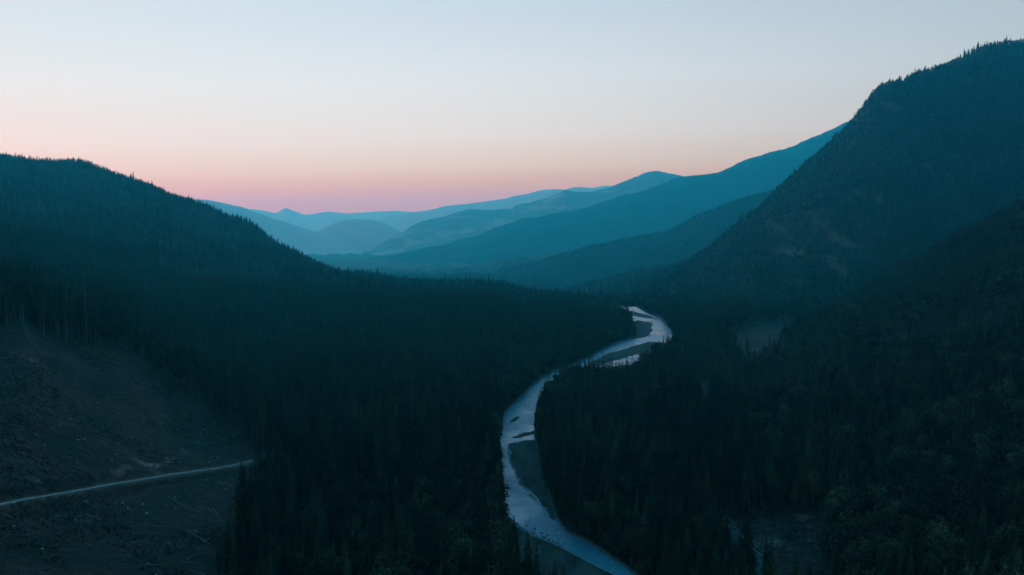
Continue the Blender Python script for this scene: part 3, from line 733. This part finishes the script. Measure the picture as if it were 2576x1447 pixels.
for p0, p1, lab in [((492,1100),(530,1072),'long thin pale log lying slantwise above the gravel road, near the forest edge'),((65,1008),(98,1030),'long pale log lying down the slope at the left of the clearing'),((383,1050),(417,1070),'long dark log in the middle of the clearing pointing down to the road'),
    ((500,1115),(515,1122),'short pale log at the right of the clearing above the road'),((740/1.0,1260),(760,1290),'pale log lying downhill below the end of the road'),((510,1365),(535,1352),'bright log lying crosswise near the bottom of the clearing below the road'),
    ((534,1278),(552,1300),'thin straight log standing out on the dark ground below the road'),((425,1250),(465,1278),'long thin log running down from the middle of the road'),((90,920),(140,935),'pale pair-long log near the top left of the clearing'),((30,1105),(62,1110),'pale log lying level at the left frame edge of the clearing'),
    ((470,1335),(528,1372),'long thin log running down the lowest part of the clearing'),((330,970),(380,985),'pale thin log lying level in the upper clearing')]:
    if lab.startswith('pale log lying downhill'): p0, p1 = (585,1262),(612,1292)
    log_px(p0, p1, LOGS[Rn.randrange(5)], lab)
def rand_in(poly, n, lo=None):
    out = []; mn, mx = poly.min(0), poly.max(0)
    while len(out) < n:
        x, y = rng.uniform(mn[0], mx[0], 4000), rng.uniform(mn[1], mx[1], 4000); m = inside(poly, x, y) & (pdist(ROADS_T['slope'][0], x, y, False) > 5) & (pdist(ROADS_T['yard'][0], x, y, False) > 5) & (np.abs(x/y) < .80) & (y > 235)
        out += list(zip(x[m], y[m]))
    return out[:n]
road_y = lambda x: np.interp(x, ROADS_T['slope'][0][:,0], ROADS_T['slope'][0][:,1])
for (x, y) in rand_in(CUT_L, 110):
    up = y > road_y(x); put_log(x, y, Rn.uniform(3.0, 8), Rn.gauss(.1, .8), LOGS[Rn.randrange(5)], 'weathered log among the slash above the left gravel road' if up else 'weathered log among the slash below the left gravel road', 'scattered logs above the road' if up else 'scattered logs below the road', .25, 1.1)
for (x, y) in rand_in(CUT_R, 26):
    put_log(x, y, Rn.uniform(5, 12), Rn.gauss(.1, .6), LOGS[Rn.randrange(5)], 'pale log scattered in the small far clearing on the right', 'scattered logs in the far clearing', .4, 2.0)
def stump_mesh(R):
    n = 9; V = []
    for s, (z, r) in enumerate([(-.6,.62),(0,.52),(.35,.40),(.8,.37)]):
        for k in range(n):
            a = 2*math.pi*k/n; q = r*(1+R.uniform(-.1,.1)); V.append((q*math.cos(a), q*math.sin(a), z+(R.uniform(-.06,.06) if s == 3 else 0)))
    Fc = []
    for s in range(3):
        for k in range(n): a, b_ = s*n+k, s*n+(k+1) % n; Fc += [(a,b_,b_+n),(a,b_+n,a+n)]
    body = (np.array(V), np.array(Fc))
    top = (np.array(V[-n:]+[(0,0,.83)])+np.array([0,0,.004]), np.array([(k,(k+1)%n,n) for k in range(n)])); return body, top
st = []
for k in range(3):
    b_, t_ = stump_mesh(Rn); st.append((mesh_np('stump_bark', *b_, M_BARK), mesh_np('cut_face', *t_, M_CUTWOOD)))
sfirst = {}
for (x, y) in rand_in(CUT_L, 120):
    k = Rn.randrange(3)
    if k not in sfirst:
        r = empty('tree_stump', (0,0,0)); a = link('bark', st[k][0], r); b_ = link('cut_face', st[k][1], r); CH[r.name] = [a, b_]; sfirst[k] = r
    else: r = copy_tree(sfirst[k])
    s = Rn.uniform(.9, 1.9); r.location = (x, y, float(height(np.array([x]), np.array([y]))[0])); r.scale = (s, s, s*Rn.uniform(.8,1.3)); r.rotation_euler = (0,0,Rn.uniform(0,6))
    up = y > road_y(x); tag(r, 'cut stump with pale top in the clearing above the gravel road' if up else 'cut stump with pale top in the clearing below the gravel road', 'stump', 'stumps above the road' if up else 'stumps below the road')

def sticks(pts, lens, azs, r, tilt, zs):
    n = len(pts); box = np.array([(-.5,-1,0),(.5,-.6,0),(.5,.6,0),(-.5,1,0),(0,0,1.6)]); fc = np.array([(0,1,4),(1,2,4),(2,3,4),(3,0,4)])
    L = lens[:,None]; x = box[:,0]*L; yv = box[:,1]*r[:,None]; zv = box[:,2]*r[:,None]+x*tilt[:,None]
    c, s = np.cos(azs)[:,None], np.sin(azs)[:,None]
    V = np.stack([x*c-yv*s+pts[:,0:1], x*s+yv*c+pts[:,1:2], zv+zs[:,None]], -1).reshape(-1,3)
    return V, (fc[None]+(np.arange(n)*5)[:,None,None]).reshape(-1,3)
pts = np.array(rand_in(CUT_L, 26000)+rand_in(CUT_R, 3500)+rand_in(YARD, 1800)); n = len(pts)
dens = fbm(pts[:,0], pts[:,1], 25, 3, 90) > -.35; pts = pts[dens]; n = len(pts)
V, Fc = sticks(pts, rng.gamma(2.0, .7, n)+.4, rng.normal(.15, .8, n), rng.uniform(.05, .16, n)*(1+(pts[:,1] > 800)), rng.normal(0, .15, n), height(pts[:,0], pts[:,1])+rng.uniform(0, .45, n))
o = link('logging_slash', mesh_np('logging_slash', V, Fc, M_SLASH)); tag(o, kind='stuff'); o['label'] = 'broken branches and bark strewn over the cleared ground'
# low brush in the clearings
pts = np.array(rand_in(CUT_L, 9000)+rand_in(CUT_R, 1200)+rand_in(YARD, 500)); k = fbm(pts[:,0], pts[:,1], 36, 3, 91) > -.05; pts = pts[k]; n = len(pts)
q = rng.integers(0, 6, n); hh = rng.uniform(.6, 1.6, n); P3 = np.stack([pts[:,0], pts[:,1], height(pts[:,0], pts[:,1])-.3*hh], -1)
Vs, Fs, _ = merge(LF_LO, q, P3, hh, hh*1.6, rng.uniform(0, 6, n))
o = link('low_brush', mesh_np('low_brush', np.concatenate(Vs), np.concatenate(Fs), M_LEAF)); tag(o, kind='stuff'); o['label'] = 'low green brush growing between the stumps'

# the log yard ---------------------------------------------------------
def pile(px, py, w, hgt, n, mat, lab):
    x0, y0 = flat(px, py, 1.0); R = np.random.default_rng(int(px))
    u = R.uniform(0, 1, n); a = R.uniform(0, 6.28, n); rr = np.sqrt(u)
    P = np.stack([x0+rr*np.cos(a)*w/2, y0+rr*np.sin(a)*w*.4], -1); zs = 1.0+hgt*(1-rr**2)*R.uniform(.3, 1, n)
    V, Fc = sticks(P-np.array([x0, y0]), R.uniform(1.2, 4.2, n), R.normal(0, .9, n), R.uniform(.07, .2, n), R.normal(0, .35, n), zs-1.0)
    o = link('brush_pile', mesh_np('brush_pile', V, Fc, mat), loc=(x0, y0, 1.0)); tag(o, lab, 'brush pile')
pile(1948,1370,8.5,1.8,420,M_PALEBARK,'pale heap of branches beside the row of logs in the yard')
pile(1931,1398,5.5,1.2,240,M_PALEBARK,'small pale heap of branches beside the yard road, below the log row')
pile(1996,1390,8,1.5,300,M_SLASH,'dark heap of branches standing alone in the middle of the yard')
pile(1908,1354,4,1.0,150,M_SLASH,'small dark heap of branches above the row of logs')
pile(1950,1325,15,.9,420,M_SLASH,'wide low spread of branches along the back of the yard')
for k in range(8):
    py = 1365+k*2.3; x, y = flat(1911+k*1.5+Rn.uniform(-2,2), py, 1.0)
    put_log(x, y, Rn.uniform(6.5,8.2), .06+Rn.uniform(-.05,.05), LOGS[3+k % 2], 'pale straight log in the row laid beside the yard road', 'row of pale logs in the yard', .35, 1.3)
for k in range(5):
    x, y = flat(1920+Rn.uniform(-3,3)+k, 1383+k*2.5, 1.0)
    put_log(x, y, Rn.uniform(4,6), .1+Rn.uniform(-.1,.1), LOGS[k % 3], 'dull log in the lower row, between the pale logs and the small heap', 'dull logs in the lower row of the yard', .35, 1.2)
A, B = flat(2022,1327,1.), flat(2036,1338,1.)
put_log((A[0]+B[0])/2, (A[1]+B[1])/2, 5.0, math.atan2(B[1]-A[1], B[0]-A[0]), LOGS[4], 'single thin bright log lying alone at the right of the yard', None, .3, 1.0)
def stone_mesh(R, n=2):
    import bmesh
    bm = bmesh.new(); bmesh.ops.create_icosphere(bm, subdivisions=n, radius=1)
    for v in bm.verts:
        v.co *= 1+R.uniform(-.18,.18); v.co.z *= .62
    me = bpy.data.meshes.new('stone'); bm.to_mesh(me); bm.free(); return me
STN = [stone_mesh(Rn) for _ in range(4)]
for s in STN[:2]: s.materials.append(M_PALEROCK)
for s in STN[2:]: s.materials.append(M_ROCK)
rp = ROADS_T['yard'][0]
for k in range(22):
    t = (k+.5+Rn.uniform(-.3,.3))/22; px = 1845+(1965-1845)*t; py = np.interp(px, [1845,1870,1900,1930,1965], [1322,1352,1385,1413,1455])
    x, y = flat(px, py, 1.); s = Rn.uniform(.25,.55); o = link('roadside_stone', STN[k % 2]); o.location = (x, y, 1.15+s*.2); o.scale = (s, s, s); o.rotation_euler = (0,0,Rn.uniform(0,6))
    tag(o, 'small pale stone in the line along the edge of the yard road', 'stone', 'stones lining the yard road')
# boulders and shallows of the river
for k, (px, py, s) in enumerate([(1300,1318,1.0),(1318,1332,.8),(1340,1340,.9),(1352,1348,.7),(1368,1352,1.1),(1380,1358,.8),(1390,1362,.7),(1400,1366,.9),(1325,1322,.6),(1345,1330,.6),(1362,1340,.7),(1376,1346,.6),(1410,1372,.8),(1311,1210,.7),(1303,1196,.6),(1327,1232,.6),(1290,1172,.7),(1262,1250,.9),(1268,1270,.8),(1640,812,1.6),(1634,846,1.3)]):
    x, y = flat(px, py, .1); o = link('boulder', STN[2+k % 2]); o.location = (x, y, .15); o.scale = (s, s*1.2, s); o.rotation_euler = (0,0,Rn.uniform(0,6))
    tag(o, 'wet grey boulder in the rapids along the lower gravel bank' if py > 1280 else ('wet grey boulder far up the river bend' if py < 900 else 'wet grey boulder at the edge of the middle gravel bank'), 'boulder', 'boulders in the lower rapids' if py > 1280 else ('boulders at the far bend' if py < 900 else 'boulders by the middle gravel bank'))
for k in range(16):
    key = ('mid', 'low', 'far', 'split')[k % 4]; P = BARS[key]
    while True:
        x, y = rng.uniform(P[:,0].min(), P[:,0].max()), rng.uniform(P[:,1].min(), P[:,1].max())
        if inside(P, np.array([x]), np.array([y]))[0] and pdist(P, np.array([x]), np.array([y]))[0] > 2: break
    o = link('driftwood_log', LOGS[k % 5]); L = Rn.uniform(5, 12); o.location = (x, y, .75); o.scale = (L, L*1.2, L*1.2); o.rotation_euler = (0, 0, Rn.uniform(0, 3.1))
    wh = {'mid': 'middle gravel bank beside the narrow channel', 'low': 'lowest gravel bank at the bottom of the river', 'far': 'gravel bank inside the far river bend', 'split': 'gravel strip between the two far channels'}[key]
    tag(o, 'washed up driftwood log on the '+wh, 'driftwood', 'driftwood on the '+wh)
pts = []
for key, cnt in (('low', 900), ('mid', 350)):
    P = BARS[key]; c = 0
    while c < cnt:
        x, y = rng.uniform(P[:,0].min()-3, P[:,0].max()+3, 3000), rng.uniform(P[:,1].min()-3, P[:,1].max()+3, 3000); d = pdist(P, x, y); m = (d < (3.0 if key == 'low' else 1.2)) & (y < 560) & inside(np.array(W_POLY), x, y)
        z = list(zip(x[m], y[m]))[:cnt-c]; pts += z; c += len(z)
pts = np.array(pts); n = len(pts)
ico_v = np.array([v.co[:] for v in stone_mesh(Rn, 1).vertices]); ico_f = np.array([p.vertices[:] for p in stone_mesh(Rn, 1).polygons])
Vs, Fs, _ = merge([(ico_v, ico_f)], np.zeros(n, int), np.stack([pts[:,0], pts[:,1], np.full(n, .02)], -1), rng.uniform(.2,.6,n), rng.uniform(.2,.7,n), rng.uniform(0,6,n))
o = link('river_stones', mesh_np('river_stones', np.concatenate(Vs), np.concatenate(Fs), M_ROCK)); tag(o, kind='stuff'); o['label'] = 'wet stones along the waterline of the gravel banks'
print('things', time.time()-T0)

# ------------------------------------------------------------------ haze
m = bpy.data.materials.new('valley_haze'); m.use_nodes = True; nt = m.node_tree; nt.nodes.clear()
out = N(nt, 'ShaderNodeOutputMaterial'); pv = N(nt, 'ShaderNodeVolumePrincipled')
HZ_D = 6.2e-5
pv.inputs['Color'].default_value = (.05,.84,1.0,1); pv.inputs['Absorption Color'].default_value = (1,1,1,1)
pv.inputs['Density'].default_value = HZ_D; pv.inputs['Anisotropy'].default_value = 0.55
nt.links.new(pv.outputs[0], out.inputs['Volume'])
hb = (-25500,-5700,-521, 25500,31500,1760)
Vh = np.array([(hb[0],hb[1],hb[2]),(hb[3],hb[1],hb[2]),(hb[3],hb[4],hb[2]),(hb[0],hb[4],hb[2]),(hb[0],hb[1],hb[5]),(hb[3],hb[1],hb[5]),(hb[3],hb[4],hb[5]),(hb[0],hb[4],hb[5])])
o = link('haze', mesh_np('haze', Vh, np.array([(0,3,2,1),(4,5,6,7),(0,1,5,4),(1,2,6,5),(2,3,7,6),(3,0,4,7)]), m)); tag(o, kind='stuff')

# ------------------------------------------------------------------ dusk sky
w = bpy.data.worlds.new('World'); scene.world = w; w.use_nodes = True; nt = w.node_tree; nt.nodes.clear()
out = N(nt, 'ShaderNodeOutputWorld'); bg = N(nt, 'ShaderNodeBackground')
sky = N(nt, 'ShaderNodeTexSky', sky_type='NISHITA', sun_disc=False); sky.sun_elevation = math.radians(1.5); sky.sun_rotation = math.radians(-40)
tc = N(nt, 'ShaderNodeTexCoord'); sep = N(nt, 'ShaderNodeSeparateXYZ'); nt.links.new(tc.outputs['Generated'], sep.inputs[0])
def mth(op, a, b=None, c=None):
    n = N(nt, 'ShaderNodeMath', operation=op)
    for i, v in enumerate((a, b, c)):
        if v is None: continue
        if hasattr(v, 'node'): nt.links.new(v, n.inputs[i])
        else: n.inputs[i].default_value = v
    return n.outputs[0]
e0 = mth('MULTIPLY', mth('ARCSINE', sep.outputs[2]), 180/math.pi/90)       # 0..1 over 0..90 degrees
lean = mth('MULTIPLY', mth('MULTIPLY_ADD', sep.outputs[0], .9, -.35), sep.outputs[0])        # the pink band sinks away from the view axis, low in the sky only
elev = mth('MULTIPLY', e0, mth('MULTIPLY_ADD', lean, mth('MAXIMUM', mth('MULTIPLY_ADD', e0, -4.6, 1.0), 0.0), 1.0))
SKY_GAIN = 3.1
STOPS = [(0.0,(.40,.12,.01)),(2.9,(.47,.22,.01)),(4.1,(.62,.45,.04)),(5.7,(.71,.76,.44)),(8.0,(.735,.88,.75)),(12.5,(.70,.87,.85)),(17.3,(.58,.74,.79)),(20.5,(.48,.74,.86)),(24,(.24,1.2,1.95)),(32,(.12,1.52,2.75)),(45,(.07,1.05,1.8)),(65,(.04,.34,.62)),(90,(.03,.20,.40))]  # bright blue band above the frame is added, unseen, to light the haze
sk = ramp(nt, elev, [(e/90, tuple(v/SKY_GAIN for v in c)) for e, c in STOPS])
side = mth('MULTIPLY', sep.outputs[0], 1.0)                         # brighter towards the left, where the sun went down
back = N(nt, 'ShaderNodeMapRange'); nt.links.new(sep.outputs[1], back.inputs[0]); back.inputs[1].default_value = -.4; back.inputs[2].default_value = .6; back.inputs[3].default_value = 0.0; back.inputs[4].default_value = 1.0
k = SKY_GAIN
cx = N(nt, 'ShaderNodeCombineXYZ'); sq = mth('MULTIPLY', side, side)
for i_, (g_, q_, b_) in enumerate(((-.373,-.31,.5), (-.32,-.20,.3), (-.27,-.21,.25))):   # b_: unseen pink sky added behind the camera, reddens surfaces facing it
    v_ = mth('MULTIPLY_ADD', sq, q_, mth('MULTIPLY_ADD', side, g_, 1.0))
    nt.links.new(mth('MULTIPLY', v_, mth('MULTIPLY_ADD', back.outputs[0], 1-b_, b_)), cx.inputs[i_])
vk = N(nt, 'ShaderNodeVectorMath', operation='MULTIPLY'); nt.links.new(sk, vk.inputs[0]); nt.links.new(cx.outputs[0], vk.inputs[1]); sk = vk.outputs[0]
vm = N(nt, 'ShaderNodeVectorMath', operation='SCALE'); nt.links.new(sk, vm.inputs[0]); vm.inputs['Scale'].default_value = k
vs = N(nt, 'ShaderNodeVectorMath', operation='SCALE'); nt.links.new(sky.outputs[0], vs.inputs[0]); vs.inputs['Scale'].default_value = .008
va = N(nt, 'ShaderNodeVectorMath', operation='ADD'); nt.links.new(vm.outputs[0], va.inputs[0]); nt.links.new(vs.outputs[0], va.inputs[1])
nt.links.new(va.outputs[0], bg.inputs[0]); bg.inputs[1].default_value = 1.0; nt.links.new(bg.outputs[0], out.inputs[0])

sd = bpy.data.lights.new('sun', 'SUN'); sd.energy = .12; sd.angle = math.radians(12); sd.color = (1,.75,.68)
so = bpy.data.objects.new('sun', sd); col.objects.link(so)
az, el = math.radians(-40), math.radians(6)
sdir = Vector((math.sin(az)*math.cos(el), math.cos(az)*math.cos(el), math.sin(el))); so.rotation_euler = sdir.to_track_quat('Z', 'Y').to_euler(); so.location = (0, 0, 900)

# ------------------------------------------------------------------ camera and render settings
cd = bpy.data.cameras.new('camera'); cam = bpy.data.objects.new('camera', cd); col.objects.link(cam)
cd.sensor_width = 36; cd.lens = 36*F/2576; cd.clip_start = 1; cd.clip_end = 120000
cam.location = (0, 0, HC); cam.rotation_euler = (math.pi/2-PITCH, 0, 0); scene.camera = cam
scene.view_settings.view_transform = 'Standard'; scene.view_settings.look = 'None'; scene.view_settings.exposure = 0; scene.view_settings.gamma = 1
c = scene.cycles
c.volume_bounces = 2; c.max_bounces = 6; c.diffuse_bounces = 2; c.glossy_bounces = 2; c.transparent_max_bounces = 4
c.use_denoising = True; c.use_adaptive_sampling = False
print('done', time.time()-T0)
